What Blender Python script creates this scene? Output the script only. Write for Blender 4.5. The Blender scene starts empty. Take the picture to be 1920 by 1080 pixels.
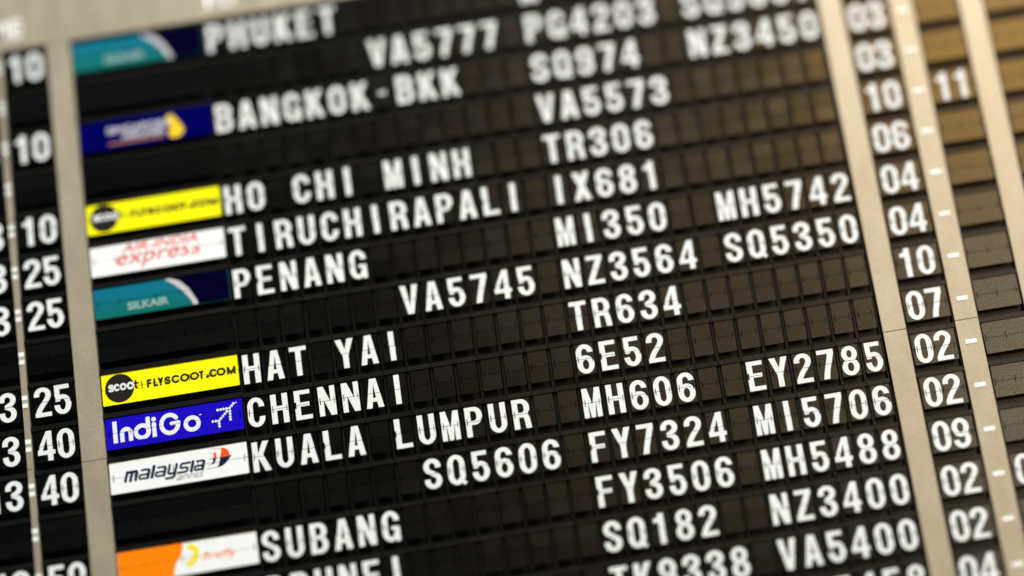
import bpy, math, random
import numpy as np
from mathutils import Matrix, Vector

random.seed(7)
sc = bpy.context.scene
COL = sc.collection
R_ = math.radians

# ------------------------------------------------------------------ units
# board coordinates: u = columns (one letter cell = 1), v = rows downwards,
# d = distance in front of the flap faces.  One letter cell is 40 mm wide.
S = 0.04
A = 1.902                      # row pitch in cells
Z0 = 4.0                       # height of row 8 above the floor
def W(u, v, d=0.0):
    return Vector(((u - 13) * S, -d * S, Z0 - (v - 8) * A * S))

# ------------------------------------------------------------------ camera
RM = [[0.9869799, 0.1596459, 0.0195927], [-0.1587064, 0.9468214, 0.2798954], [0.0261334, -0.2793606, 0.9598306]]
CB = [2.98133395638262, 23.85747627057998, -87.68873813156372]
def b2w(v): return Vector((v[0], v[2], -v[1]))
cx, cy, cz = b2w(RM[0]), -b2w(RM[1]), -b2w(RM[2])
m = Matrix((cx, cy, cz)).transposed().to_4x4()
m.translation = Vector((0, 0, Z0)) + b2w(CB) * S
cam = bpy.data.cameras.new('camera')
co = bpy.data.objects.new('camera', cam)
COL.objects.link(co)
co.matrix_world = m
cam.sensor_width = 36
cam.lens = 4000 / 1920 * 36
cam.shift_x = -283.203 / 1920
cam.shift_y = -71.840 / 1920
cam.clip_start = 0.1
cam.clip_end = 200
cam.dof.use_dof = True
cam.dof.focus_distance = 89.80 * S
cam.dof.aperture_fstop = (cam.lens / 1000) / (10.4 * S)
sc.camera = co

# ------------------------------------------------------------------ light
w = bpy.data.worlds.new('World'); sc.world = w; w.use_nodes = True
bg = w.node_tree.nodes['Background']
bg.inputs[0].default_value = (0.80, 0.86, 0.92, 1); bg.inputs[1].default_value = 0.006

def area(name, loc, target, size, power, color):
    l = bpy.data.lights.new(name, 'AREA'); l.shape = 'RECTANGLE'
    l.size, l.size_y = size; l.energy = power; l.color = color
    o = bpy.data.objects.new(name, l); COL.objects.link(o)
    o.location = loc
    o.rotation_euler = (Vector(target) - Vector(loc)).to_track_quat('-Z', 'Y').to_euler()
    return o
CTR = Vector((0, 0, Z0))
area('hall_ceiling_light', CTR + Vector((3.6, -6.4, 9.8)), CTR, (3.2, 3.2), 3350, (0.92, 0.975, 1.0))
area('warm_hall_light', CTR + Vector((2.1, -3.6, 2.6)), CTR, (2.4, 2.4), 52, (1.0, 0.54, 0.11))
area('mid_fill_light', CTR + Vector((0.95, -3.6, 1.3)), CTR, (2.5, 2.2), 5.2, (1.0, 0.72, 0.34))  # added dim fill, widens the amber reflection over the middle flaps
area('side_fill_light', CTR + Vector((2.2, -3.6, 0.2)), CTR, (2.2, 2.0), 16, (1.0, 0.80, 0.55))  # added fill, brightens the beige strips at the lower right

sc.view_settings.view_transform = 'Standard'
sc.view_settings.look = 'None'
sc.view_settings.exposure = 0
sc.view_settings.gamma = 1

# ------------------------------------------------------------------ materials
def mat(name, color, rough=0.5, metal=0.0, spec=0.5, var=0.0, speck=None, bump=0.0, bscale=900.0, tint=0.0, coat=0.0, specvar=0.0, ior=1.5):
    mt = bpy.data.materials.new(name); mt.use_nodes = True
    nt = mt.node_tree; N = nt.nodes; Lk = nt.links
    b = N['Principled BSDF']
    b.inputs['Base Color'].default_value = (*color, 1)
    b.inputs['Roughness'].default_value = rough
    b.inputs['Metallic'].default_value = metal
    b.inputs['Specular IOR Level'].default_value = spec
    b.inputs['IOR'].default_value = ior
    if coat: b.inputs['Coat Weight'].default_value = coat
    geo = N.new('ShaderNodeNewGeometry')
    col = None
    if var or speck:
        n1 = N.new('ShaderNodeTexNoise'); n1.inputs['Scale'].default_value = 1.0
        mp = N.new('ShaderNodeVectorMath'); mp.operation = 'SCALE'; mp.inputs[3].default_value = bscale
        Lk.new(geo.outputs['Position'], mp.inputs[0]); Lk.new(mp.outputs[0], n1.inputs['Vector'])
        n1.inputs['Detail'].default_value = 3
        rp = N.new('ShaderNodeMapRange')
        rp.inputs[1].default_value = .3; rp.inputs[2].default_value = .7
        rp.inputs[3].default_value = 1 - var; rp.inputs[4].default_value = 1 + var
        Lk.new(n1.outputs[0], rp.inputs[0])
        vm = N.new('ShaderNodeVectorMath'); vm.operation = 'SCALE'
        vm.inputs[0].default_value = color
        Lk.new(rp.outputs[0], vm.inputs[3]); col = vm.outputs[0]
    if tint:
        oi = N.new('ShaderNodeObjectInfo')
        r2 = N.new('ShaderNodeMapRange'); r2.inputs[3].default_value = 1 - tint; r2.inputs[4].default_value = 1 + tint
        Lk.new(oi.outputs['Random'], r2.inputs[0])
        v2 = N.new('ShaderNodeVectorMath'); v2.operation = 'SCALE'
        if col: Lk.new(col, v2.inputs[0])
        else: v2.inputs[0].default_value = color
        Lk.new(r2.outputs[0], v2.inputs[3]); col = v2.outputs[0]
        r3 = N.new('ShaderNodeMapRange'); r3.inputs[3].default_value = rough - .02; r3.inputs[4].default_value = rough + .02
        Lk.new(oi.outputs['Random'], r3.inputs[0]); Lk.new(r3.outputs[0], b.inputs['Roughness'])
    if speck:                                   # scattered dust specks
        vo = N.new('ShaderNodeTexVoronoi'); vo.inputs['Scale'].default_value = speck[0]
        Lk.new(geo.outputs['Position'], vo.inputs['Vector'])
        lt = N.new('ShaderNodeMath'); lt.operation = 'LESS_THAN'; lt.inputs[1].default_value = speck[1]
        Lk.new(vo.outputs['Distance'], lt.inputs[0])
        nn = N.new('ShaderNodeTexNoise'); nn.inputs['Scale'].default_value = speck[0] * .37
        Lk.new(geo.outputs['Position'], nn.inputs['Vector'])
        gt = N.new('ShaderNodeMath'); gt.operation = 'GREATER_THAN'; gt.inputs[1].default_value = .56
        Lk.new(nn.outputs[0], gt.inputs[0])
        ml = N.new('ShaderNodeMath'); ml.operation = 'MULTIPLY'
        Lk.new(lt.outputs[0], ml.inputs[0]); Lk.new(gt.outputs[0], ml.inputs[1])
        mx = N.new('ShaderNodeMix'); mx.data_type = 'RGBA'
        Lk.new(ml.outputs[0], mx.inputs['Factor'])
        if col: Lk.new(col, mx.inputs['A'])
        else: mx.inputs['A'].default_value = (*color, 1)
        mx.inputs['B'].default_value = (.16, .155, .145, 1)
        col = mx.outputs['Result']
    if col: Lk.new(col, b.inputs['Base Color'])
    if specvar:                                 # uneven sheen of handled, dusty plastic
        ns = N.new('ShaderNodeTexNoise'); ns.inputs['Scale'].default_value = 420; ns.inputs['Detail'].default_value = 3
        Lk.new(geo.outputs['Position'], ns.inputs['Vector'])
        ms = N.new('ShaderNodeMapRange'); ms.inputs[1].default_value = .3; ms.inputs[2].default_value = .7
        ms.inputs[3].default_value = spec * (1 - specvar); ms.inputs[4].default_value = spec * (1 + specvar)
        Lk.new(ns.outputs[0], ms.inputs[0]); Lk.new(ms.outputs[0], b.inputs['Specular IOR Level'])
    if bump:
        nb = N.new('ShaderNodeTexNoise'); nb.inputs['Scale'].default_value = bscale
        nb.inputs['Detail'].default_value = 2
        Lk.new(geo.outputs['Position'], nb.inputs['Vector'])
        bp = N.new('ShaderNodeBump'); bp.inputs['Strength'].default_value = bump; bp.inputs['Distance'].default_value = .0006
        Lk.new(nb.outputs[0], bp.inputs['Height']); Lk.new(bp.outputs[0], b.inputs['Normal'])
    return mt

M = {}
M['flap'] = mat('flap_black', (.0020, .0020, .0018), .19, spec=.85, ior=1.75, specvar=.5, var=.5, bump=.012, bscale=1100, tint=.15, speck=(260, .06))
M['housing'] = mat('housing_black', (.0070, .0068, .006), .28, spec=.4, ior=1.6, specvar=.35, var=.3, bump=.02, bscale=900, tint=.2, speck=(260, .07))
M['wall'] = mat('housing_wall_black', (.009, .0085, .0075), .45)
M['deep'] = mat('recess_black', (.004, .004, .004), .9, spec=.1)
M['white'] = mat('letter_white', (.74, .755, .735), .6, spec=.08, var=.04, bscale=260)
M['beige'] = mat('panel_beige', (.45, .39, .285), .44, metal=.45, var=.10, bump=.05, bscale=420)
def smudge(mt, lo, hi, scale):                  # handled paint: the sheen changes in soft patches and wipe marks
    nt = mt.node_tree; N = nt.nodes
    g = N.new('ShaderNodeNewGeometry'); mp = N.new('ShaderNodeMapping'); mp.inputs['Scale'].default_value = (1, 1, .35)
    n = N.new('ShaderNodeTexNoise'); n.inputs['Scale'].default_value = scale; n.inputs['Detail'].default_value = 5; n.inputs['Roughness'].default_value = .65
    r = N.new('ShaderNodeMapRange'); r.inputs[1].default_value = .32; r.inputs[2].default_value = .68
    r.inputs[3].default_value = lo; r.inputs[4].default_value = hi
    nt.links.new(g.outputs['Position'], mp.inputs['Vector']); nt.links.new(mp.outputs[0], n.inputs['Vector'])
    nt.links.new(n.outputs[0], r.inputs[0]); nt.links.new(r.outputs[0], N['Principled BSDF'].inputs['Roughness'])
smudge(M['beige'], .37, .52, 26)
M['header_white'] = mat('header_white', (.85, .85, .82), .5)
M['colon_grey'] = mat('colon_grey', (.38, .35, .29), .5)
M['yellow'] = mat('yellow_print', (.90, .86, .002), .6, spec=.1, var=.02)
M['ink'] = mat('black_print', (.014, .012, .010), .6, spec=.1, var=.2)
M['blue'] = mat('blue_print', (.008, .002, .46), .6, spec=.05, var=.06)
M['deepblue'] = mat('deep_blue_print', (.001, .0008, .085), .6, spec=.0, var=.06)
M['navy'] = mat('navy_print', (.006, .010, .045), .6, spec=.1, var=.1)
M['violet'] = mat('dark_violet_print', (.0015, .0006, .014), .6, spec=.0, var=.1)
M['paper'] = mat('white_print', (.80, .82, .81), .6, spec=.1, var=.02)
M['red'] = mat('red_print', (.82, .09, .006), .6, spec=.1)
M['rose'] = mat('red_lettering', (.70, .07, .05), .6, spec=.1)
M['orange'] = mat('orange_print', (.95, .22, .0), .6, spec=.1)
M['gold'] = mat('gold_print', (.85, .58, .01), .6, spec=.1)
M['lemon'] = mat('lemon_print', (.85, .70, .05), .6, spec=.1)
M['lilac'] = mat('pale_lettering', (.55, .54, .60), .6, spec=.1)
M['brown'] = mat('brown_line', (.32, .13, .03), .6, spec=.1)
M['grey'] = mat('grey_lettering', (.16, .16, .15), .6, spec=.1)
M['mint'] = mat('pale_green_lettering', (.26, .40, .36), .6, spec=.1)
M['silver'] = mat('silver_streak', (.50, .48, .51), .6, spec=.1)
def teal_mat():                                # the printed teal runs from blue (top) to green (bottom)
    mt = mat('teal_print', (0, .2, .25), .6, spec=.1); nt = mt.node_tree
    tc = nt.nodes.new('ShaderNodeTexCoord'); sp = nt.nodes.new('ShaderNodeSeparateXYZ')
    mr = nt.nodes.new('ShaderNodeMapRange'); mr.inputs[1].default_value = -.6 * S; mr.inputs[2].default_value = .5 * S
    cr = nt.nodes.new('ShaderNodeValToRGB')
    cr.color_ramp.elements[0].color = (0, .125, .11, 1); cr.color_ramp.elements[1].color = (0, .145, .22, 1)
    nt.links.new(tc.outputs['Object'], sp.inputs[0]); nt.links.new(sp.outputs[2], mr.inputs[0])
    nt.links.new(mr.outputs[0], cr.inputs[0]); nt.links.new(cr.outputs[0], nt.nodes['Principled BSDF'].inputs['Base Color'])
    return mt
M['teal'] = teal_mat()

# ------------------------------------------------------------------ mesh helpers
def new_mesh(name, verts, faces, mt):
    me = bpy.data.meshes.new(name)
    me.from_pydata([tuple(v) for v in verts], [], faces)
    me.materials.append(mt); me.update()
    return me
def obj(name, me, parent=None, loc=(0, 0, 0)):
    o = bpy.data.objects.new(name, me); COL.objects.link(o)
    o.location = loc
    if parent: o.parent = parent
    return o
def tag(o, label=None, cat=None, group=None, kind=None):
    if label: o['label'] = label
    if cat: o['category'] = cat
    if group: o['group'] = group
    if kind: o['kind'] = kind
    return o
def thing(name, loc, label, cat, group=None):
    o = bpy.data.objects.new(name, None); COL.objects.link(o); o.location = loc
    o.empty_display_size = .01
    return tag(o, label, cat, group)
class MB:
    def __init__(s): s.v = []; s.f = []
    def box(s, x0, x1, y0, y1, z0, z1):
        n = len(s.v)
        s.v += [(x, y, z) for z in (z0, z1) for y in (y0, y1) for x in (x0, x1)]
        s.f += [tuple(n + i for i in q) for q in ((0, 1, 5, 4), (1, 3, 7, 5), (3, 2, 6, 7), (2, 0, 4, 6), (4, 5, 7, 6), (0, 2, 3, 1))]
        return s
    def bevelbox(s, x0, x1, y0, y1, z0, z1, b):           # front edges (y0) chamfered
        n = len(s.v)
        s.v += [(x0 + b, y0, z0 + b), (x1 - b, y0, z0 + b), (x1 - b, y0, z1 - b), (x0 + b, y0, z1 - b),
                (x0, y0 + b, z0), (x1, y0 + b, z0), (x1, y0 + b, z1), (x0, y0 + b, z1),
                (x0, y1, z0), (x1, y1, z0), (x1, y1, z1), (x0, y1, z1)]
        s.f += [tuple(n + i for i in q) for q in ((0, 1, 2, 3), (4, 5, 1, 0), (5, 6, 2, 1), (6, 7, 3, 2), (7, 4, 0, 3),
                (8, 9, 5, 4), (9, 10, 6, 5), (10, 11, 7, 6), (11, 8, 4, 7), (11, 10, 9, 8))]
        return s
    def slab(s, pts, y0, y1):                             # outline (x,z), counter-clockwise, extruded from y0 to y1
        n = len(s.v); k = len(pts)
        s.v += [(x, y0, z) for x, z in pts] + [(x, y1, z) for x, z in pts]
        s.f.append(tuple(n + i for i in range(k)))
        s.f.append(tuple(n + k + i for i in reversed(range(k))))
        s.f += [(n + i, n + k + i, n + k + (i + 1) % k, n + (i + 1) % k) for i in range(k)]
        return s
    def mesh(s, name, mt): return new_mesh(name, [(x * S, y * S, z * S) for x, y, z in s.v], s.f, mt)

# shapes given as a field F (positive inside) are turned into flat printed outlines
def field_mesh(name, F, x0, z0, h, y, mt, scale=S):
    ny, nx = F.shape
    verts = []; faces = []; idx = {}
    def V(key, x, z):
        if key not in idx:
            idx[key] = len(verts); verts.append((x * scale, y * scale, z * scale))
        return idx[key]
    ins = F > 0
    full = ins[:-1, :-1] & ins[1:, :-1] & ins[:-1, 1:] & ins[1:, 1:]
    some = (ins[:-1, :-1] | ins[1:, :-1] | ins[:-1, 1:] | ins[1:, 1:]) & ~full
    for j in range(ny - 1):
        row = full[j]; i = 0
        while i < nx - 1:
            if row[i]:
                k = i
                while k < nx - 1 and row[k]: k += 1
                faces.append((V((i, j), x0 + i * h, z0 + j * h), V((k, j), x0 + k * h, z0 + j * h),
                              V((k, j + 1), x0 + k * h, z0 + (j + 1) * h), V((i, j + 1), x0 + i * h, z0 + (j + 1) * h)))
                i = k
            else: i += 1
    for j, i in zip(*np.nonzero(some)):
        cs = [(i, j), (i + 1, j), (i + 1, j + 1), (i, j + 1)]
        poly = []
        for a in range(4):
            p, q = cs[a], cs[(a + 1) % 4]
            fp, fq = F[p[1], p[0]], F[q[1], q[0]]
            if fp > 0: poly.append(V(p, x0 + p[0] * h, z0 + p[1] * h))
            if (fp > 0) != (fq > 0):
                t = min(max(fp / (fp - fq), .02), .98)
                key = (min(p, q), max(p, q))
                poly.append(V(key, x0 + (p[0] + (q[0] - p[0]) * t) * h, z0 + (p[1] + (q[1] - p[1]) * t) * h))
        if len(poly) >= 3: faces.append(tuple(poly))
    return new_mesh(name, verts, faces, mt)

class Fld:
    """2D signed field on a grid"""
    def __init__(s, x0, x1, z0, z1, h):
        s.x0, s.z0, s.h = x0, z0, h
        s.X, s.Y = np.meshgrid(x0 + h * np.arange(int((x1 - x0) / h) + 1), z0 + h * np.arange(int((z1 - z0) / h) + 1))
        s.F = np.full(s.X.shape, -1e3)
    def add(s, g): s.F = np.maximum(s.F, g); return s
    def cut(s, g): s.F = np.minimum(s.F, -g); return s
    def keep(s, g): s.F = np.minimum(s.F, g); return s
    def box(s, x0, y0, x1, y1): return np.minimum(np.minimum(s.X - x0, x1 - s.X), np.minimum(s.Y - y0, y1 - s.Y))
    def rr(s, x0, y0, x1, y1, rx, ry):
        cx, cy = (x0 + x1) / 2, (y0 + y1) / 2
        qx = (np.abs(s.X - cx) - ((x1 - x0) / 2 - rx)) / rx; qy = (np.abs(s.Y - cy) - ((y1 - y0) / 2 - ry)) / ry
        d = np.hypot(np.maximum(qx, 0), np.maximum(qy, 0)) + np.minimum(np.maximum(qx, qy), 0)
        return (1 - d) * min(rx, ry)
    def poly(s, pts):
        ins = np.zeros(s.X.shape, bool); D = np.full(s.X.shape, 1e9)
        n = len(pts)
        for i in range(n):
            (ax, ay), (bx, by) = pts[i], pts[(i + 1) % n]
            dx, dy = bx - ax, by - ay
            t = np.clip(((s.X - ax) * dx + (s.Y - ay) * dy) / (dx * dx + dy * dy + 1e-12), 0, 1)
            D = np.minimum(D, np.hypot(s.X - ax - t * dx, s.Y - ay - t * dy))
            if dy != 0:
                c = ((ay > s.Y) != (by > s.Y)) & (s.X < dx * (s.Y - ay) / dy + ax)
                ins ^= c
        return np.where(ins, D, -D)
    def line(s, pts, wd, ky=1.0, closed=False, butt=False):
        """stroke of width wd along pts (ky squeezes the thickness of flat strokes)"""
        D = np.full(s.X.shape, 1e9); pts = list(pts) + ([pts[0]] if closed else [])
        for (ax, ay), (bx, by) in zip(pts[:-1], pts[1:]):
            dx, dy = bx - ax, (by - ay) * ky
            t = np.clip(((s.X - ax) * dx + (s.Y - ay) * ky * dy) / (dx * dx + dy * dy + 1e-12), 0, 1)
            D = np.minimum(D, np.hypot(s.X - ax - t * dx, (s.Y - ay) * ky - t * dy))
        g = wd / 2 - D
        if butt:
            for (ax, ay), (bx, by) in ((pts[0], pts[1]), (pts[-1], pts[-2])):
                L = math.hypot(bx - ax, by - ay)
                along = ((s.X - ax) * (bx - ax) + (s.Y - ay) * (by - ay)) / L
                near = np.hypot(s.X - ax, s.Y - ay) < wd * .9
                g = np.where(near, np.minimum(g, along), g)
        return g
    def disc(s, cx, cy, r): return r - np.hypot(s.X - cx, s.Y - cy)
    def mesh(s, name, y, mt): return field_mesh(name, s.F, s.x0, s.z0, s.h, y, mt)

def arc(cx, cy, rx, ry, a0, a1, n=28):
    return [(cx + rx * math.cos(R_(a0 + (a1 - a0) * i / n)), cy + ry * math.sin(R_(a0 + (a1 - a0) * i / n))) for i in range(n + 1)]
def bez(p0, p1, p2, p3, n=16):
    return [tuple((1 - t) ** 3 * a + 3 * (1 - t) ** 2 * t * b + 3 * (1 - t) * t * t * c + t ** 3 * d for a, b, c, d in zip(p0, p1, p2, p3)) for t in [i / n for i in range(n + 1)]]

# ------------------------------------------------------------------ the condensed flap lettering
GW, GH = 72.0, 127.1            # glyph box in hundredths of a cell
GSC = 137.0 / GH
def glyph_field(c):
    f = Fld(-4, 77, -4, 141, 1.0)
    f.X = f.X + 1e-4; f.Y = f.Y + 1e-4
    B, P, Rr = f.box, f.poly, f.rr
    KY = 23 / 19.5
    St = lambda pts: f.line(pts, 23, KY)
    H = 137
    def ring(x0, y0, x1, y1, rx, ry, sx=23, sy=19.5):
        return np.minimum(Rr(x0, y0, x1, y1, rx, ry), -Rr(x0 + sx, y0 + sy, x1 - sx, y1 - sy, max(rx - sx, 3), max(ry - sy, 3)))
    if c in 'OCGQ0':
        f.add(ring(0, 0, 72, 137, 36, 44))
        if c in 'CG':
            f.cut(B(36, 47 if c == 'C' else 40, 90, 92))
            if c == 'G': f.add(B(38, 52, 72, 70)); f.add(B(52, 0, 72, 70)); f.cut(P([(40, 0), (52, -1), (52, 8), (44, 6)]))
        if c == 'Q': f.add(P([(36, 22), (47, 33), (76, 7), (66, -5)]))
    elif c == 'A':
        f.add(P([(22, 137), (50, 137), (73, 0), (49.5, 0), (45, 29), (27, 29), (22.5, 0), (-1, 0)])); f.cut(P([(36, 113), (29.8, 47), (42.2, 47)]))
    elif c == 'B':
        f.add(Rr(-40, 62, 69, 137, 32, 36)); f.add(Rr(-40, 0, 72, 78, 32, 38)); f.keep(f.X)
        f.cut(Rr(23, 80, 46, 118, 11, 17)); f.cut(B(23, 80, 34, 118)); f.cut(Rr(23, 19, 49, 62, 12, 18)); f.cut(B(23, 19, 34, 62))
    elif c == 'E': f.add(B(0, 0, 23, H)); f.add(B(0, 117.5, 67, H)); f.add(B(0, 61, 62, 80)); f.add(B(0, 0, 70, 19.5))
    elif c == 'F': f.add(B(0, 0, 23, H)); f.add(B(0, 117.5, 68, H)); f.add(B(0, 60, 62, 79))
    elif c == 'H': f.add(B(0, 0, 23.5, H)); f.add(B(48.5, 0, 72, H)); f.add(B(0, 60, 72, 81))
    elif c == 'I': f.add(B(24.5, 0, 47.5, H))
    elif c == 'K':
        f.add(B(0, 0, 23.5, H)); f.add(P([(14, 56), (46, 137), (72, 137), (37, 60)])); f.add(P([(22, 70), (37, 96), (75, 0), (49, 0)])); f.keep(B(0, 0, 75, H))
    elif c == 'L': f.add(B(2, 0, 25.5, H)); f.add(B(2, 0, 70, 19.5))
    elif c == 'M':
        f.add(B(-2, 0, 74, H)); f.cut(P([(20, 138), (52, 138), (36.5, 60), (35.5, 60)])); f.cut(P([(19, 80), (19, -1), (27.5, -1)])); f.cut(P([(53, 80), (44.5, -1), (53, -1)]))
    elif c == 'N': f.add(B(0, 0, 21.5, H)); f.add(B(50.5, 0, 72, H)); f.add(P([(0, 137), (24, 137), (72, 0), (48, 0)]))
    elif c in 'PR':
        f.add(Rr(-40, 54, 72, 137, 34, 40)); f.keep(f.X); f.cut(Rr(23, 73, 48.5, 118, 12, 20)); f.cut(B(23, 73, 35, 118)); f.add(B(0, 0, 23, 80))
        if c == 'R': f.add(f.line([(26, 64)] + bez((44, 63), (60, 60), (56, 34), (62.5, -14)), 23, 1.05)); f.keep(B(0, 0, 76, 138))
    elif c == 'S':
        f.add(St([(60.5, 94)] + arc(36, 100, 24.5, 27.5, 0, 222) + arc(36, 37.5, 24.5, 28, 42, -180) + [(11.5, 44)]))
        f.cut(B(45, 66, 90, 94)); f.keep(f.X + 50); f.cut(P([(-10, 44), (24, 44), (24, 56), (-10, 66)]))
        f.add(St(arc(36, 100, 24.5, 27.5, 150, 222) + arc(36, 37.5, 24.5, 28, 42, 0)))
    elif c == 'T': f.add(B(0, 117.5, 72, H)); f.add(B(24.5, 0, 47.5, H))
    elif c == 'U':
        f.add(ring(0, 0, 72, 200, 36, 44)); f.keep(B(-5, -5, 90, H))
    elif c == 'V': f.add(P([(-2, 137), (22.5, 137), (36, 36), (49.5, 137), (74, 137), (48.5, 0), (23.5, 0)]))
    elif c == 'X': f.add(P([(-1, 137), (25, 137), (73, 0), (47, 0)])); f.add(P([(47, 137), (72, 137), (25, 0), (-1, 0)]))
    elif c == 'Y': f.add(P([(-3, 137), (23, 137), (36, 88), (49, 137), (75, 137), (48, 56), (48, 0), (24.5, 0), (24.5, 56)]))
    elif c == 'Z': f.add(B(2, 117.5, 70, H)); f.add(B(1, 0, 71, 19.5)); f.add(P([(44, 120), (70, 120), (27, 17), (1, 17)]))
    elif c == '-': f.add(B(20, 60, 52, 77))
    elif c == '1':
        f.add(B(30, 0, 53, H)); f.add(P([(10, 97), (10, 114), (22, 117), (30, 124), (34, 137), (44, 137), (44, 97)]))
    elif c == '2':
        f.add(St([(11.5, 93)] + arc(36, 102, 24.5, 25.3, 180, -22)[0:] + bez((58.5, 92), (52, 68), (13, 40), (13, 2))))
        f.cut(B(-5, 70, 24, 95)); f.keep(f.Y); f.add(B(1.5, 0, 71, 19.5))
    elif c == '3':
        f.add(St([(11.5, 92)] + arc(35.5, 103, 24, 24.5, 180, -70) + [(30, 71)])); f.add(St([(30, 71)] + arc(36, 37.5, 24.5, 28, 75, -180) + [(11.5, 45)]))
        f.cut(B(-5, 45, 24, 94)); f.add(B(23, 62, 36, 80))
    elif c == '4':
        f.add(P([(39, 137), (62, 137), (62, 48), (72, 48), (72, 29), (62, 29), (62, 0), (40, 0), (40, 29), (-1, 29), (-1, 50)])); f.cut(P([(40.5, 48), (40.5, 106), (19, 48)]))
    elif c == '5':
        f.add(B(4, 117.5, 66, H)); f.add(B(4, 60, 25.5, H)); f.add(St([(14, 66)] + arc(36, 45, 24.5, 36, 128, -180) + [(11.5, 44)]))
        f.cut(P([(-5, 44), (24.5, 44), (24.5, 60), (-5, 60)]))
    elif c in '69':
        f.add(ring(0, 0, 72, 85, 36, 42)); f.add(St([(11.5, 40), (11.5, 93)] + arc(36, 97, 24.5, 30.3, 180, 0) + [(60.5, 92)])); f.cut(B(46, 78, 90, 98)); f.add(ring(0, 0, 72, 85, 36, 42))
        if c == '9': f.F = f.F[::-1, ::-1].copy(); f.x0 = 72 - 77 + 0; f.z0 = 137 - 141
    elif c == '7': f.add(B(1, 117.5, 71, H)); f.add(P([(46, 122), (71, 122), (71, 117), (46, 30), (41, 0), (16, 0), (22, 30)]))
    elif c == '8':
        f.add(ring(0, 0, 72, 79, 36, 39, 23, 18.5)); f.add(ring(3, 64, 69, 137, 33, 36, 22, 18.5))
    return f
SHAVED = set('EF58LAS234791TY')      # the print stops short of the hinge slots on these flaps
GLY = {}
def glyph(c):
    if c not in GLY:
        f = glyph_field(c); F = f.F
        X = f.x0 + np.arange(F.shape[1])[None, :] + 0 * F; Y = f.z0 + np.arange(F.shape[0])[:, None] + 0 * F
        inb = lambda x0, y0, x1, y1: np.minimum(np.minimum(X - x0, x1 - X), np.minimum(Y - y0, y1 - Y))
        if c in SHAVED:
            F = np.minimum(F, -inb(-20, 54, 6.5, 83)); F = np.minimum(F, -inb(67.5, 54, 99, 83))
        else:
            F = np.minimum(F, -inb(5.0, 53, 8.6, 84)); F = np.minimum(F, -inb(64.9, 54, 67.5, 83))
        up = np.minimum(F, Y - 69.5); dn = np.minimum(F, 67.5 - Y)
        out = []
        for nm, G in (('u', up), ('d', dn)):
            me = field_mesh('print_' + c + nm, G, (f.x0 - 36) / 100, 0, .01, -.006, M['white'])
            # rows: 137 units are GH hundredths tall, centred on the hinge line
            for v in me.vertices: v.co.z = (v.co.z / S * 100 + f.z0 - 68.5) / GSC / 100 * S
            out.append(me if len(me.polygons) else None)
        GLY[c] = out
    return GLY[c]

# ------------------------------------------------------------------ flap units
FT = .673; FB = -.675            # flap top / bottom from the hinge line
def flap_outline(hw, slots, up):
    g = .009; t = FT if up else -FB; r = .025
    pts = [(-hw, g), ]
    for sx in slots: pts += [(sx - .017, g), (sx - .017, .155), (sx + .017, .155), (sx + .017, g)]
    pts += [(hw, g), (hw, t - r), (hw - r, t), (-hw + r, t), (-hw, t - r)]
    if not up: pts = [(x, -z) for x, z in reversed(pts)]
    return pts
def unit_meshes(kind, hw, slots, cl, cr, fm):
    """flap pair and housing for one kind of unit; cl/cr are the housing's left and right limits"""
    up = MB().slab(flap_outline(hw, slots, True), 0, .02).mesh(kind + '_upper_flap', fm)
    dn = MB().slab(flap_outline(hw, slots, False), 0, .02).mesh(kind + '_lower_flap', fm)
    h = MB()
    h.bevelbox(cl, cr, -.04, .42, .69, .895, .012)
    h.box(cl, cl + .032, .05, .42, -.975, .688); h.box(cr - .032, cr, .05, .42, -.975, .688)
    h.box(cl + .034, cr - .034, .40, .42, -.975, .688)
    ho = h.mesh(kind + '_housing', M['housing'])
    return up, dn, ho
CELL = unit_meshes('letter', .405, (-.297, .303), -.488, .492, M['flap'])
def pair_slots(hw): return (-hw + .09, .0, hw - .09)
MINU = unit_meshes('minutes', .93, pair_slots(.93), -1.0, 1.0, M['flap'])
GATE = unit_meshes('gate', .94, pair_slots(.94), -1.02, 1.02, M['flap'])

def jitter(o, k=1.0):
    o.rotation_euler = (R_(random.uniform(-.35, .35) * k), 0, R_(random.uniform(-.4, .4) * k))
    o.location.x += random.uniform(-.009, .009) * S
def build_unit(root, ms, prints, k=1.0, names=('upper_flap', 'lower_flap'), pname='printed_letter'):
    """ms = (upper, lower, housing); prints = list of (upper mesh, lower mesh, x offset)"""
    obj('housing', ms[2], root)
    u = obj(names[0], ms[0], root); d = obj(names[1], ms[1], root)
    jitter(u, k); jitter(d, k)
    for pu, pd, dx in prints:
        if pu: obj(pname, pu, u, (dx * S, 0, 0))
        if pd: obj(pname, pd, d, (dx * S, 0, 0))
    return u, d

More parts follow.
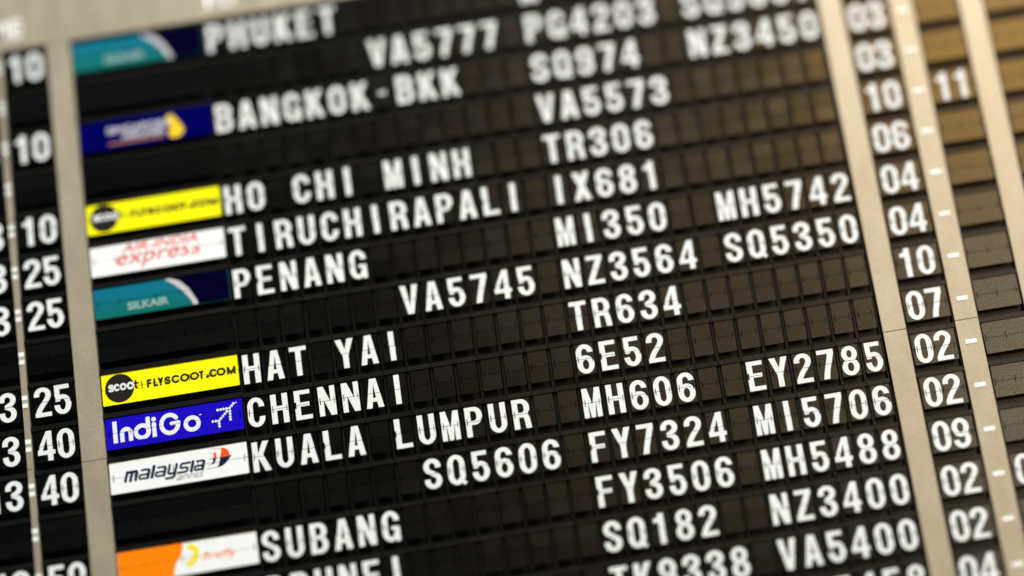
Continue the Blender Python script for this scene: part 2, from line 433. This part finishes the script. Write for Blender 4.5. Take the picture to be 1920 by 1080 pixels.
ORD = ['first', 'second', 'third', 'fourth', 'fifth', 'sixth', 'seventh', 'eighth', 'ninth', 'tenth', 'eleventh', 'twelfth', 'thirteenth',
       'fourteenth', 'fifteenth', 'sixteenth']
ROWS = {0: [(0, 'PHUKET'), (14, 'M')], 1: [(7, 'VA5777'), (14, 'PG4203'), (21, 'SQ5057')],
        2: [(0, 'BANGKOK-BKK'), (14, 'SQ974'), (21, 'NZ3450')], 3: [(14, 'VA5573')],
        4: [(0, 'HO'), (3, 'CHI'), (7, 'MINH'), (14, 'TR306')], 5: [(0, 'TIRUCHIRAPALI'), (14, 'IX681')],
        6: [(0, 'PENANG'), (14, 'MI350'), (21, 'MH5742')], 7: [(7, 'VA5745'), (14, 'NZ3564'), (21, 'SQ5350')],
        8: [(0, 'HAT'), (4, 'YAI'), (14, 'TR634')], 9: [(0, 'CHENNAI'), (14, '6E52')],
        10: [(0, 'KUALA'), (6, 'LUMPUR'), (14, 'MH606'), (21, 'EY2785')], 11: [(7, 'SQ5606'), (14, 'FY7324'), (21, 'MI5706')],
        12: [(0, 'SUBANG'), (14, 'FY3506'), (21, 'MH5488')], 13: [(0, 'BRUNEI'), (14, 'SQ182'), (21, 'NZ3400')],
        14: [(14, 'TK9338'), (21, 'VA5400')], 15: [(21, 'VA5458')]}
REF = {(0, 'M'): 'the cut code right of PHUKET', (1, 'SQ5057'): 'the cut code right of PG4203', (15, 'VA5458'): 'the cut code under VA5400'}
ROWKEY = ['PHUKET', 'VA5777', 'BANGKOK-BKK', 'VA5573', 'HO CHI MINH', 'TIRUCHIRAPALI', 'PENANG', 'VA5745', 'HAT YAI', 'CHENNAI', 'KUALA LUMPUR',
          'SQ5606', 'SUBANG', 'BRUNEI', 'TK9338', 'the row under VA5400']
Fc, PX, PY = 4000.0, 960 + 283.203, 540 - 71.840
CBv = CB
def project(u, v):
    X = (u - 13 - CBv[0], (v - 8) * A - CBv[1], -CBv[2])
    c = [sum(RM[i][k] * X[k] for k in range(3)) for i in range(3)]
    return PX + Fc * c[0] / c[2], PY + Fc * c[1] / c[2]
def in_view(u0, u1, r, mg=22):
    """is any of a unit inside the photographed part of the board?"""
    ps = [project(u, v) for u in (u0, (u0 + u1) / 2, u1) for v in (r - .15, r + .35, r + .83)]
    return (max(p[0] for p in ps) > -mg and min(p[0] for p in ps) < 1920 + mg and max(p[1] for p in ps) > -mg and min(p[1] for p in ps) < 1080 + mg)

# ------------------------------------------------------------------ the board itself
board = thing('departure_board', W(13, 17, -.7), 'beige metal frame of the departure board with vertical strips between columns of flaps', 'departure board')
OFF = board.location
def bpart(name, mb, mt, parent=board):
    me = mb.mesh(name, mt); o = obj(name, me, parent, -OFF if parent is board else (0, 0, 0)); return o
def wbox(mb, u0, u1, v0, v1, d0, d1, bevel=.015):       # apparent rows v0 (top) .. v1 (bottom)
    p, q = W(u0, v1, d1) / S, W(u1, v0, d0) / S
    mb.bevelbox(p.x, q.x, p.y, q.y, p.z, q.z, bevel); return mb
def proud(v, d): return v + d * .291 / A
bpart('back_panel', wbox(MB(), -18, 44, -6, 20, -.75, -.52), M['deep'])
DS = .10
bpart('header_panel', wbox(MB(), -18, 44, -6, proud(-.165, DS), -.5, DS, .02), M['beige'])
VS = proud(9.822, DS)
strips = {}
for nm, u0, u1, vs in (('thin', -9.365, -9.115, proud(9.80, DS)), ('left', -7.085, -6.06, VS), ('gate', 26.94, 27.94, VS), ('dash', 30.02, 31.02, VS), ('right', 33.06, 34.10, VS), ('outer', 36.2, 37.2, VS),
                       ('hours', -12.5, -11.5, VS)):
    for k, (a, b) in enumerate(((proud(-.165, DS) + .006, vs - .006), (vs + .006, 18))):
        strips[nm, k] = bpart('divider_strip', wbox(MB(), u0, u1, a, b, -.5, DS - .004, .012), M['beige'])
for r in range(0, 17):
    k = 0 if r <= 9 else 1
    if in_view(30.1, 30.6, r, 5):
        mb = MB(); p = W(30.285, proud(r + .385, DS), DS + .012) / S; q = W(30.765, proud(r + .288, DS), DS) / S
        mb.bevelbox(p.x, q.x, p.y, q.y + .02, p.z, q.z, .006)
        o = obj('dash_mark', mb.mesh('dash_mark', M['header_white']), strips['dash', k])
    if in_view(-9.37, -9.11, r, 5):
        for v0, v1, mm, nm in ((.127, .222, 'header_white', 'colon_dot'), (.224, .304, 'colon_grey', 'colon_bridge'), (.306, .404, 'header_white', 'colon_dot')):
            p = W(-9.355, proud(r + v1 - .01, DS), DS + .008) / S; q = W(-9.125, proud(r + v0 - .01, DS), DS) / S
            mb = MB(); mb.bevelbox(p.x, q.x, p.y, q.y + .02, p.z, q.z, .004)
            obj(nm, mb.mesh(nm, M[mm]), strips['thin', k])

# header lettering
def text_mesh(name, body, height, mt, y=-.006, shear=0.0, xs=1.0, bold=0.0):
    cu = bpy.data.curves.new(name, 'FONT'); cu.body = body; cu.size = 1.0; cu.shear = shear; cu.offset = bold
    o = bpy.data.objects.new(name, cu); COL.objects.link(o)
    dg = bpy.context.evaluated_depsgraph_get()
    me = bpy.data.meshes.new_from_object(o.evaluated_get(dg)); me.name = name
    bpy.data.objects.remove(o); bpy.data.curves.remove(cu)
    vs = [v.co.copy() for v in me.vertices]
    x0 = min(v.x for v in vs); y0 = min(v.y for v in vs); h = max(v.y for v in vs) - y0
    k = height / h
    for v, c in zip(me.vertices, vs): v.co = ((c.x - x0) * k * xs * S, y * S, (c.y - y0) * k * S)
    me.materials.clear(); me.materials.append(mt); me.update()
    wd = (max(v.x for v in vs) - x0) * k * xs
    return me, wd
hp = [c for c in board.children if c.name.startswith('header_panel')][0]
for body, u, right, v in (('TIME', -8.06, True, -.445), ('TO', -.12, False, -.415)):
    me, wd = text_mesh('header_lettering', body, .86, M['header_white'], -.004, bold=.02, xs=.98)
    o = obj('header_lettering', me, hp, W(u - (wd if right else 0), proud(v, DS), DS + .004))

# ------------------------------------------------------------------ letter flaps and blank flaps
WALLU = .36
for r, words in ROWS.items():
    cells = {}
    for c0, wd in words:
        for i, ch in enumerate(wd): cells[c0 + i] = (ch, i, wd)
    for c in range(27):
        if not in_view(c - .13, c + .85, r): continue
        loc = W(c + WALLU, r + .334)
        if c in cells:
            ch, i, wd = cells[c]; ref = REF.get((r, wd), wd)
            kind = 'digit' if ch.isdigit() else 'dash' if ch == '-' else 'letter'
            what = 'white dash' if ch == '-' else f'white {kind} {ch}'
            if (r, wd) == (0, 'M'): lab = 'white letter M cut by the top edge, far right of PHUKET'
            else: lab = f'{what} on a black flap, {ORD[i]} character of {ref}'
            root = thing('letter_flap', loc, lab, 'letter flap', 'lettered flaps of the board')
            gu, gd = glyph(ch)
            u, d = build_unit(root, CELL, [(gu, gd, 0)])
            if (r, wd, i) == (10, 'LUMPUR', 2): u.rotation_euler = (R_(-1.6), 0, R_(1.2))
        else:
            left = [(c0 + len(wd) - 1, wd) for c0, wd in words if c0 + len(wd) - 1 < c]
            if left:
                e, wd = max(left); n = c - e; side = 'right'
            else:
                s0, wd = min((c0, wd) for c0, wd in words); n = s0 - c; side = 'left'
            ref = 'the cut letter M' if (r, wd) == (0, 'M') else REF.get((r, wd), wd)
            if n <= len(ORD): lab = f'blank black flap, {ORD[n - 1]} cell to the {side} of {ref}'
            else: lab = f'blank black flap, {n} cells to the {side} of {ref}'
            root = thing('blank_flap', loc, lab, 'blank flap', 'blank flaps of the board')
            build_unit(root, CELL, [])

# ------------------------------------------------------------------ two-digit flaps: hours, minutes, gate, remark columns
MIN = {0: '10', 2: '10', 4: '10', 5: '25', 6: '25', 8: '25', 9: '40', 10: '40', 12: '50', 13: '50'}
GATES = {1: '03', 2: '03', 3: '03', 4: '10', 5: '06', 6: '04', 7: '04', 8: '10', 9: '07', 10: '02', 11: '02', 12: '09', 13: '02', 14: '02', 15: '04', 16: '04'}
THIRD = {4: '11', 13: '07'}
def pair(name, cat, group, ms, uc, r, txt, x0, x1, label):
    root = thing(name, W(uc, r + .33), label, cat, group)
    pr = []
    if txt:
        for ch, x in zip(txt, (x0, x1)):
            gu, gd = glyph(ch); pr.append((gu, gd, x + .36 - uc))
    build_unit(root, ms, pr, .6, pname='printed_digit')
for r in range(-1, 17):
    key = ROWKEY[r] if 0 <= r < 16 else None
    if key is None: key = 'the bottom row' if r > 0 else 'the top row'
    row = key if key.startswith('the ') else 'the ' + key + ' row'
    if r >= 0 and in_view(-9.1, -7.1, r):
        t = MIN.get(r)
        pair('minutes_flap', 'minutes flap', 'minutes flaps in the time column', MINU, -8.10, r, t, -8.88, -8.05,
             f'minutes flap reading {t} on {row}, left of its sign' if t else f'blank minutes flap in the time column on {row}')
    if r >= 0 and in_view(-11.4, -9.4, r):
        t = '13' if r in MIN else None
        pair('hours_flap', 'hours flap', 'hours flaps in the time column', MINU, -10.385, r, t, -11.16, -10.36,
             f'hours flap ending in 3 at the left edge on {row}' if t else f'blank hours flap at the left edge on {row}')
    if r >= 0 and in_view(27.95, 30, r):
        t = GATES.get(r)
        pair('gate_flap', 'gate flap', 'two digit flaps in the gate column', GATE, 28.98, r, t, 28.17, 29.0,
             f'gate flap reading {t} at the right end of {row}' if t else f'blank gate flap at the right end of {row}')
    if r >= 0 and in_view(31.03, 33.03, r):
        t = THIRD.get(r)
        lab = {'11': 'wide black flap reading 11, right of the dash beside gate 10', '07': 'wide flap showing only a cut 0 at the right edge'}.get(t) or f'blank wide flap right of the dash strip, {row}'
        pair('wide_flap', 'wide flap', 'wide flaps right of the dash strip', GATE, 32.04, r, t, 31.27, 32.09, lab)
    if r >= 0 and in_view(34.12, 36.1, r):
        pair('wide_flap', 'wide flap', 'wide flaps at the far right edge', GATE, 35.13, r, None, 0, 0,
             f'blank wide flap at the far right edge, {row}')

# ------------------------------------------------------------------ airline signs
LW = 5.79; HW = LW / 2
LSL = (-HW + .14, -HW + 1.04, -HW + 2.665, -HW + 3.70, -HW + 4.66, HW - .13)
def sign_meshes(fm): return unit_meshes('sign', HW, LSL, -HW - .045, HW + .06, fm)
PH = .655
def split(f): return f
def add_print(u, d, name, f, mt, y, upper=True, lower=True):
    """prints field f (local x from the sign's left edge, z from its hinge line) on both flaps"""
    F = f.F
    sl = np.full(F.shape, -1e3)
    for s_ in LSL:
        g = np.minimum(np.minimum(f.X - HW - (s_ - .008), (s_ + .008) - f.X + HW), np.minimum(f.Y + .13, .13 - f.Y))
        sl = np.maximum(sl, g)
    F = np.minimum(F, -sl)
    F = np.minimum(F, np.minimum(np.minimum(f.X - .012, LW - .012 - f.X), np.minimum(f.Y + .66, .66 - f.Y)))
    for o, G in ((u, np.minimum(F, f.Y - .0075)), (d, np.minimum(F, -.0075 - f.Y))):
        me = field_mesh('print', G, f.x0 - HW, f.z0, f.h, y, mt)
        if len(me.polygons): obj(name, me, o)
def add_text(u, d, name, body, x, z, h, mt, y=-.006, shear=0, xs=1, bold=0, on='d'):
    me, wd = text_mesh('print', body, h, mt, y, shear, xs, bold)
    o = obj(name, me, d if on == 'd' else u, ((x - HW) * S, 0, z * S)); return wd
def sign(r, base, label):
    root = thing('airline_sign', W(-5.99 + HW, r + .30), label, 'airline sign', 'airline signs beside the destinations')
    u, d = build_unit(root, sign_meshes(M[base]), [], .5)
    return root, u, d
def F_(h=.012, x0=-.05, x1=LW + .05, z0=-.72, z1=.72): return Fld(x0, x1, z0, z1, h)

TXT = 'airline sign'
def geo_caps(f, txt, x, z, h, wd):
    """geometric sans capitals"""
    k = h; hw = wd / 2
    for ch, x0 in zip(txt, x):
        T, B, m_ = z + h - hw, z + hw, z + h / 2
        if ch == 'F': f.add(f.line([(x0 + hw, z), (x0 + hw, T)], wd)); f.add(f.line([(x0 + hw, T), (x0 + .46 * h, T)], wd)); f.add(f.line([(x0 + hw, m_), (x0 + .42 * h, m_)], wd))
        if ch == 'L': f.add(f.line([(x0 + hw, T), (x0 + hw, B)], wd)); f.add(f.line([(x0 + hw, B), (x0 + .45 * h, B)], wd))
        if ch == 'Y': f.add(f.line([(x0 + hw, T + hw), (x0 + .34 * h, m_ - .05), (x0 + .34 * h, z)], wd)); f.add(f.line([(x0 + .68 * h - hw, T + hw), (x0 + .34 * h, m_ - .05)], wd))
        if ch == 'S':
            r1 = (h - wd) / 4
            f.add(f.line(arc(x0 + .25 * h, T - r1, r1 * 1.05, r1, 25, 270) + arc(x0 + .25 * h, B + r1, r1 * 1.15, r1, 90, -155), wd))
        if ch == 'C': r1 = (h - wd) / 2; f.add(f.line(arc(x0 + hw + r1 * 1.08, m_, r1 * 1.08, r1, 48, 312), wd))
        if ch == 'O': r1 = (h - wd) / 2; f.add(f.line(arc(x0 + hw + r1 * 1.16, m_, r1 * 1.16, r1, 0, 360), wd))
        if ch == 'T': f.add(f.line([(x0 + hw, T), (x0 + .58 * h - hw, T)], wd)); f.add(f.line([(x0 + .29 * h, T), (x0 + .29 * h, z)], wd))
        if ch == '.': f.add(f.disc(x0 + wd * .7, z + wd * .7, wd * .8))
        if ch == 'M':
            f.add(f.line([(x0 + hw, z), (x0 + .1 * h, T), (x0 + .5 * h, z + .12 * h), (x0 + .9 * h, T), (x0 + h - hw, z)], wd))
    f.keep(np.minimum(f.Y - z, z + h - f.Y)); return f

def yellow_sign(r, label):
    root, u, d = sign(r, 'yellow', label)
    f = F_(.010); f.add(f.disc(.742, .015, .617)); add_print(u, d, 'circle_emblem', f, M['ink'], -.004)
    f = F_(.007, .2, 1.8, -.3, .35)                       # the white word on the circle and its black t
    z, wd = .045, .088
    f.add(f.line(arc(.385, .118, .075, .056, 35, 268) + arc(.385, .0, .08, .06, 88, -150), wd))
    f.add(f.line(arc(.625, .060, .095, .112, 50, 310), wd))
    f.add(f.line(arc(.895, .060, .105, .112, 0, 360), wd)); f.add(f.line(arc(1.205, .055, .112, .118, 0, 360), wd * 1.05))
    add_print(u, d, 'white_lettering', f, M['white'], -.008)
    g = F_(.007, 1.2, LW, -.3, .4)
    geo_caps(g, 'FLYSCOOT.COM', [1.90, 2.175, 2.365, 2.70, 2.945, 3.31, 3.725, 4.12, 4.42, 4.54, 4.86, 5.31], -.155, .355, .092)
    f2 = F_(.007, 1.2, LW, -.3, .4); f2.F = np.maximum(g.F, -1e3)
    f3 = F_(.007, 1.2, LW, -.3, .4)
    f3.add(f3.line([(1.425, .225), (1.425, -.02)] + arc(1.475, -.03, .05, .05, 180, 280), .085)); f3.add(f3.line([(1.37, .125), (1.53, .125)], .07))
    f3.add(f3.line([(1.69, .16), (1.69, -.14)], .045))
    f3.F = np.maximum(f3.F, f2.F)
    add_print(u, d, 'black_lettering', f3, M['ink'], -.0045)

def teal_sign(r, label):
    root, u, d = sign(r, 'teal', label)
    f = F_(.012); f.add(f.poly([(3.16, .72), (6, .72), (6, -.72), (4.42, -.72), (4.36, -.50), (4.10, .05), (3.72, .45)]))
    add_print(u, d, 'dark_corner', f, M['violet'], -.004)
    f = F_(.012); f.add(f.poly([(2.98, .72), (3.18, .72), (3.72, .47), (4.06, .10), (4.37, -.5), (4.42, -.72), (4.22, -.72), (4.10, -.42), (3.80, .02), (3.45, .36)]))
    add_print(u, d, 'diagonal_streak', f, M['silver'], -.007)
    add_text(u, d, 'pale_lettering', 'SILKAIR', 1.40, -.45, .34, M['mint'], xs=1.15, bold=.03)

yellow_sign(4, 'yellow sign with a black circle beside HO CHI MINH')
yellow_sign(8, 'sharp yellow sign with a black circle beside HAT YAI')
teal_sign(0, 'teal sign with a pale streak and dark right end beside PHUKET')
teal_sign(6, 'teal sign with a pale streak and dark right end beside PENANG')

# deep blue sign with a gold bird
root, u, d = sign(2, 'deepblue', 'deep blue sign with a gold bird beside BANGKOK-BKK')
add_text(u, d, 'pale_lettering', 'SINGAPORE', 1.20, .01, .30, M['lilac'], xs=1.32, bold=.03, on='u')
add_text(u, d, 'pale_lettering', 'AIRLINES', 1.85, -.33, .29, M['lilac'], xs=1.22, bold=.03)
f = F_(.012); f.add(f.box(1.25, -.50, 3.66, -.40)); add_print(u, d, 'brown_line', f, M['brown'], -.004)
f = F_(.010); f.add(f.poly([(3.80, .30), (3.93, .48), (4.10, .47), (4.30, .20), (4.50, -.10), (4.56, -.32), (4.44, -.52), (4.15, -.60), (3.90, -.52), (3.92, -.25), (4.05, -.12), (3.92, -.02), (3.96, .15), (3.86, .20)]))
add_print(u, d, 'gold_bird', f, M['gold'], -.004)

# white sign with red script
root, u, d = sign(5, 'paper', 'white sign with blurred red lettering beside TIRUCHIRAPALI')
add_text(u, d, 'red_lettering', 'AIR-INDIA', 1.35, .25, .36, M['rose'], shear=.3, xs=1.42, bold=.012, on='u')
add_text(u, d, 'red_lettering', 'express', 1.1, -.52, .66, M['rose'], shear=.25, xs=1.24, bold=.0)

# blue sign with white word and a dotted arrow
root, u, d = sign(9, 'blue', 'blue sign with white lettering and a dotted arrow beside CHENNAI')
f = F_(.008, .2, 4.2, -.6, .65); wd = .178
f.add(f.line([(.385, .62), (.385, -.52)], wd)); f.keep(np.minimum(.517 - f.Y, f.Y + .42))
g = F_(.008, .2, 4.2, -.6, .65)
g.add(g.line([(.672, -.6), (.672, -.08)] + arc(.852, -.06, .180, .178, 180, 0) + [(1.032, -.6)], wd))
g.add(g.line(arc(1.525, -.10, .275, .262, 0, 360), wd)); g.add(g.line([(1.785, .43), (1.785, -.18), (1.70, -.30)], wd))
g.add(g.line([(2.03, .15), (2.03, -.6)], wd)); g.F = np.where(g.X < 2.2, np.minimum(g.F, g.Y + .415), g.F)
g.F = np.where((g.X > 1.93) & (g.X < 2.2), np.minimum(g.F, .225 - g.Y), g.F)
g.F = np.where((g.X > 1.66) & (g.X < 1.9), np.minimum(g.F, .497 - g.Y), g.F)
g.add(g.disc(2.035, .348, .098))
G_ = F_(.008, .2, 4.2, -.6, .65)
G_.add(G_.line(arc(2.695, .035, .355, .385, 38, 362), wd)); G_.add(G_.line([(2.76, .045), (3.07, .055)], .15))
g.F = np.maximum(g.F, G_.F)
g.add(g.line(arc(3.632, -.10, .272, .258, 0, 360), wd))
g.F = np.maximum(g.F, f.F)
g.add(g.box(3.955, .205, 4.05, .24))
add_print(u, d, 'white_lettering', g, M['white'], -.004)
f = F_(.007, 4.3, 5.79, -.55, .6)
for x, z in [(4.744, .296), (4.872, .298), (4.996, .300), (5.123, .300), (5.251, .302), (5.342, .384), (5.431, .470), (5.125, .173), (5.031, .090), (4.941, .003), (4.850, -.083),
             (4.759, -.165), (4.635, -.165), (4.505, -.163), (4.759, -.287), (4.760, -.407), (5.252, .173), (5.250, .052), (5.247, -.073), (5.246, -.189)]:
    f.add(f.disc(x, z, .056))
f.add(f.poly([(5.50, .515), (5.56, .52), (5.585, .47), (5.53, .475)]))
add_print(u, d, 'dotted_arrow', f, M['white'], -.004)

# white sign with navy word and a red and navy kite
root, u, d = sign(10, 'paper', 'white sign with navy lettering and a red and navy kite beside KUALA LUMPUR')
f = F_(.006, .5, 4.1, -.42, .35); wd = .088
sh = lambda x, z: (x + .27 * z, z)
Ln = lambda pts, k=1.0: f.add(f.line(pts, wd * k))
Ln([sh(.685, -.20), sh(.685, .16), sh(1.07, .16)] , 1.35); Ln([sh(.90, .16), sh(.90, -.20)], 1.45); Ln([sh(1.07, .16), sh(1.115, .11), sh(1.115, -.20)], 1.4)
for x in (1.24, 1.925, 3.565):
    e = x + (.36 if x > 3 else .38)
    Ln([sh(x + .06, .165), sh(e - .05, .165), sh(e, .12), sh(e, -.195), sh(x + .07, -.195), sh(x + .02, -.155), sh(x + .02, -.07), sh(x + .07, -.03), sh(e, -.03)], 1.0)
    Ln([sh(e, .12), sh(e, -.195)], 1.4)
Ln([sh(1.80, .30), sh(1.80, -.20)], 1.5)
Ln([sh(2.475, .185), sh(2.475, -.13), sh(2.53, -.175), sh(2.75, -.175)], 1.15); Ln([sh(2.765, .185), sh(2.765, -.28), sh(2.68, -.355), sh(2.42, -.355)], 1.2)
Ln([sh(3.33, .165), sh(3.02, .165), sh(2.955, .12), sh(2.955, .03), sh(3.0, -.015), sh(3.22, -.015), sh(3.275, -.06), sh(3.275, -.15), sh(3.22, -.195), sh(2.89, -.195)], 1.05)
Ln([sh(3.455, .18), sh(3.455, -.21)], 1.4)
f.keep(np.minimum(.30 - f.Y, f.Y + .40)); add_print(u, d, 'navy_lettering', f, M['navy'], -.004)
f = F_(.005, 2.6, 4.0, -.56, -.26)
def thin(pts): f.add(f.line(pts, .028))
tz, bz = -.325, -.49
def sl(x, z): return (x + .25 * (z - bz), z)
for x in (2.76,): thin([sl(x + .02, tz), sl(x + .15, tz), sl(x + .17, tz - .03), sl(x + .15, bz), sl(x, bz), sl(x, bz + .06), sl(x + .15, bz + .07)])
thin([sl(2.965, tz), sl(2.965, bz)]); thin([sl(3.05, bz), sl(3.06, tz), sl(3.16, tz)]); thin([sl(3.185, tz + .03), sl(3.185, bz)]); thin([sl(3.255, tz), sl(3.255, bz)])
thin([sl(3.33, bz), sl(3.34, tz), sl(3.43, tz), sl(3.45, tz - .03), sl(3.44, bz)])
thin([sl(3.53, bz + .08), sl(3.66, bz + .08)]); thin([sl(3.67, bz), sl(3.54, bz), sl(3.52, bz + .05), sl(3.53, tz - .03), sl(3.56, tz), sl(3.66, tz)])
thin([sl(3.87, tz), sl(3.74, tz), sl(3.73, tz - .06), sl(3.84, bz + .07), sl(3.83, bz), sl(3.70, bz)])
add_print(u, d, 'grey_lettering', f, M['grey'], -.004)
f = F_(.007, 4, 5.3, -.4, .65)
f.add(f.poly([(4.700, .562), (4.78, .560), (4.846, .545), (4.915, .512), (4.970, .463), (5.008, .405), (5.032, .338), (5.045, .27), (5.060, .222), (5.085, .187), (5.110, .171), (4.637, .155), (4.69, .36), (4.712, .48)]))
f.add(f.poly([(4.378, .402), (4.516, .400), (4.490, .294), (4.503, .168), (4.330, .168), (4.39, .27)]))
for a, b in (((4.288, .570), (4.72, .556)), ((4.235, .415), (4.42, .394))): f.add(f.line([a, b], .014))
add_print(u, d, 'kite_emblem', f, M['red'], -.004)
f = F_(.007, 4, 5.3, -.4, .65)
f.add(f.poly([(4.640, .150), (5.10, .166), (5.055, .12), (5.01, .05), (4.958, -.012), (4.89, -.075), (4.816, -.125), (4.74, -.175), (4.657, -.208), (4.496, -.225), (4.56, -.12), (4.61, .02)]))
f.add(f.poly([(4.32, .163), (4.505, .166), (4.455, .10), (4.425, .03), (4.380, -.062), (4.258, -.068), (4.31, .02), (4.345, .10)]))
f.add(f.line([(4.30, .160), (5.11, .170)], .016)); f.add(f.poly([(5.05, .185), (5.175, .165), (5.05, .145)]))
for a, b in (((4.181, .172), (4.34, .164)), ((4.118, -.083), (4.27, -.062)), ((4.038, -.231), (4.52, -.222))): f.add(f.line([a, b], .014))
add_print(u, d, 'kite_emblem', f, M['navy'], -.0055)

# orange and white sign
root, u, d = sign(12, 'paper', 'sign with an orange left half and a yellow insect beside SUBANG')
f = F_(.012); f.add(f.poly([(-.1, .72), (2.70, .72), (2.74, .45), (2.62, .12), (2.40, -.12), (2.30, -.40), (2.28, -.72), (-.1, -.72)])); add_print(u, d, 'orange_half', f, M['orange'], -.004)
f = F_(.010); f.add(f.line(bez((3.02, .45), (3.45, .35), (3.25, -.15), (2.92, -.25)), .26)); add_print(u, d, 'yellow_insect', f, M['lemon'], -.004)
add_text(u, d, 'orange_lettering', 'firefly', 3.5, -.30, .42, M['orange'], shear=.2, xs=1.35)

# dark navy sign at the lower edge
sign(13, 'navy', 'dark navy sign under the orange and white sign')
for r in (1, 3, 7, 11):
    root, u, d = sign(r, 'flap', f'blank black sign space with dusty flaps on the {ROWKEY[r]} row')
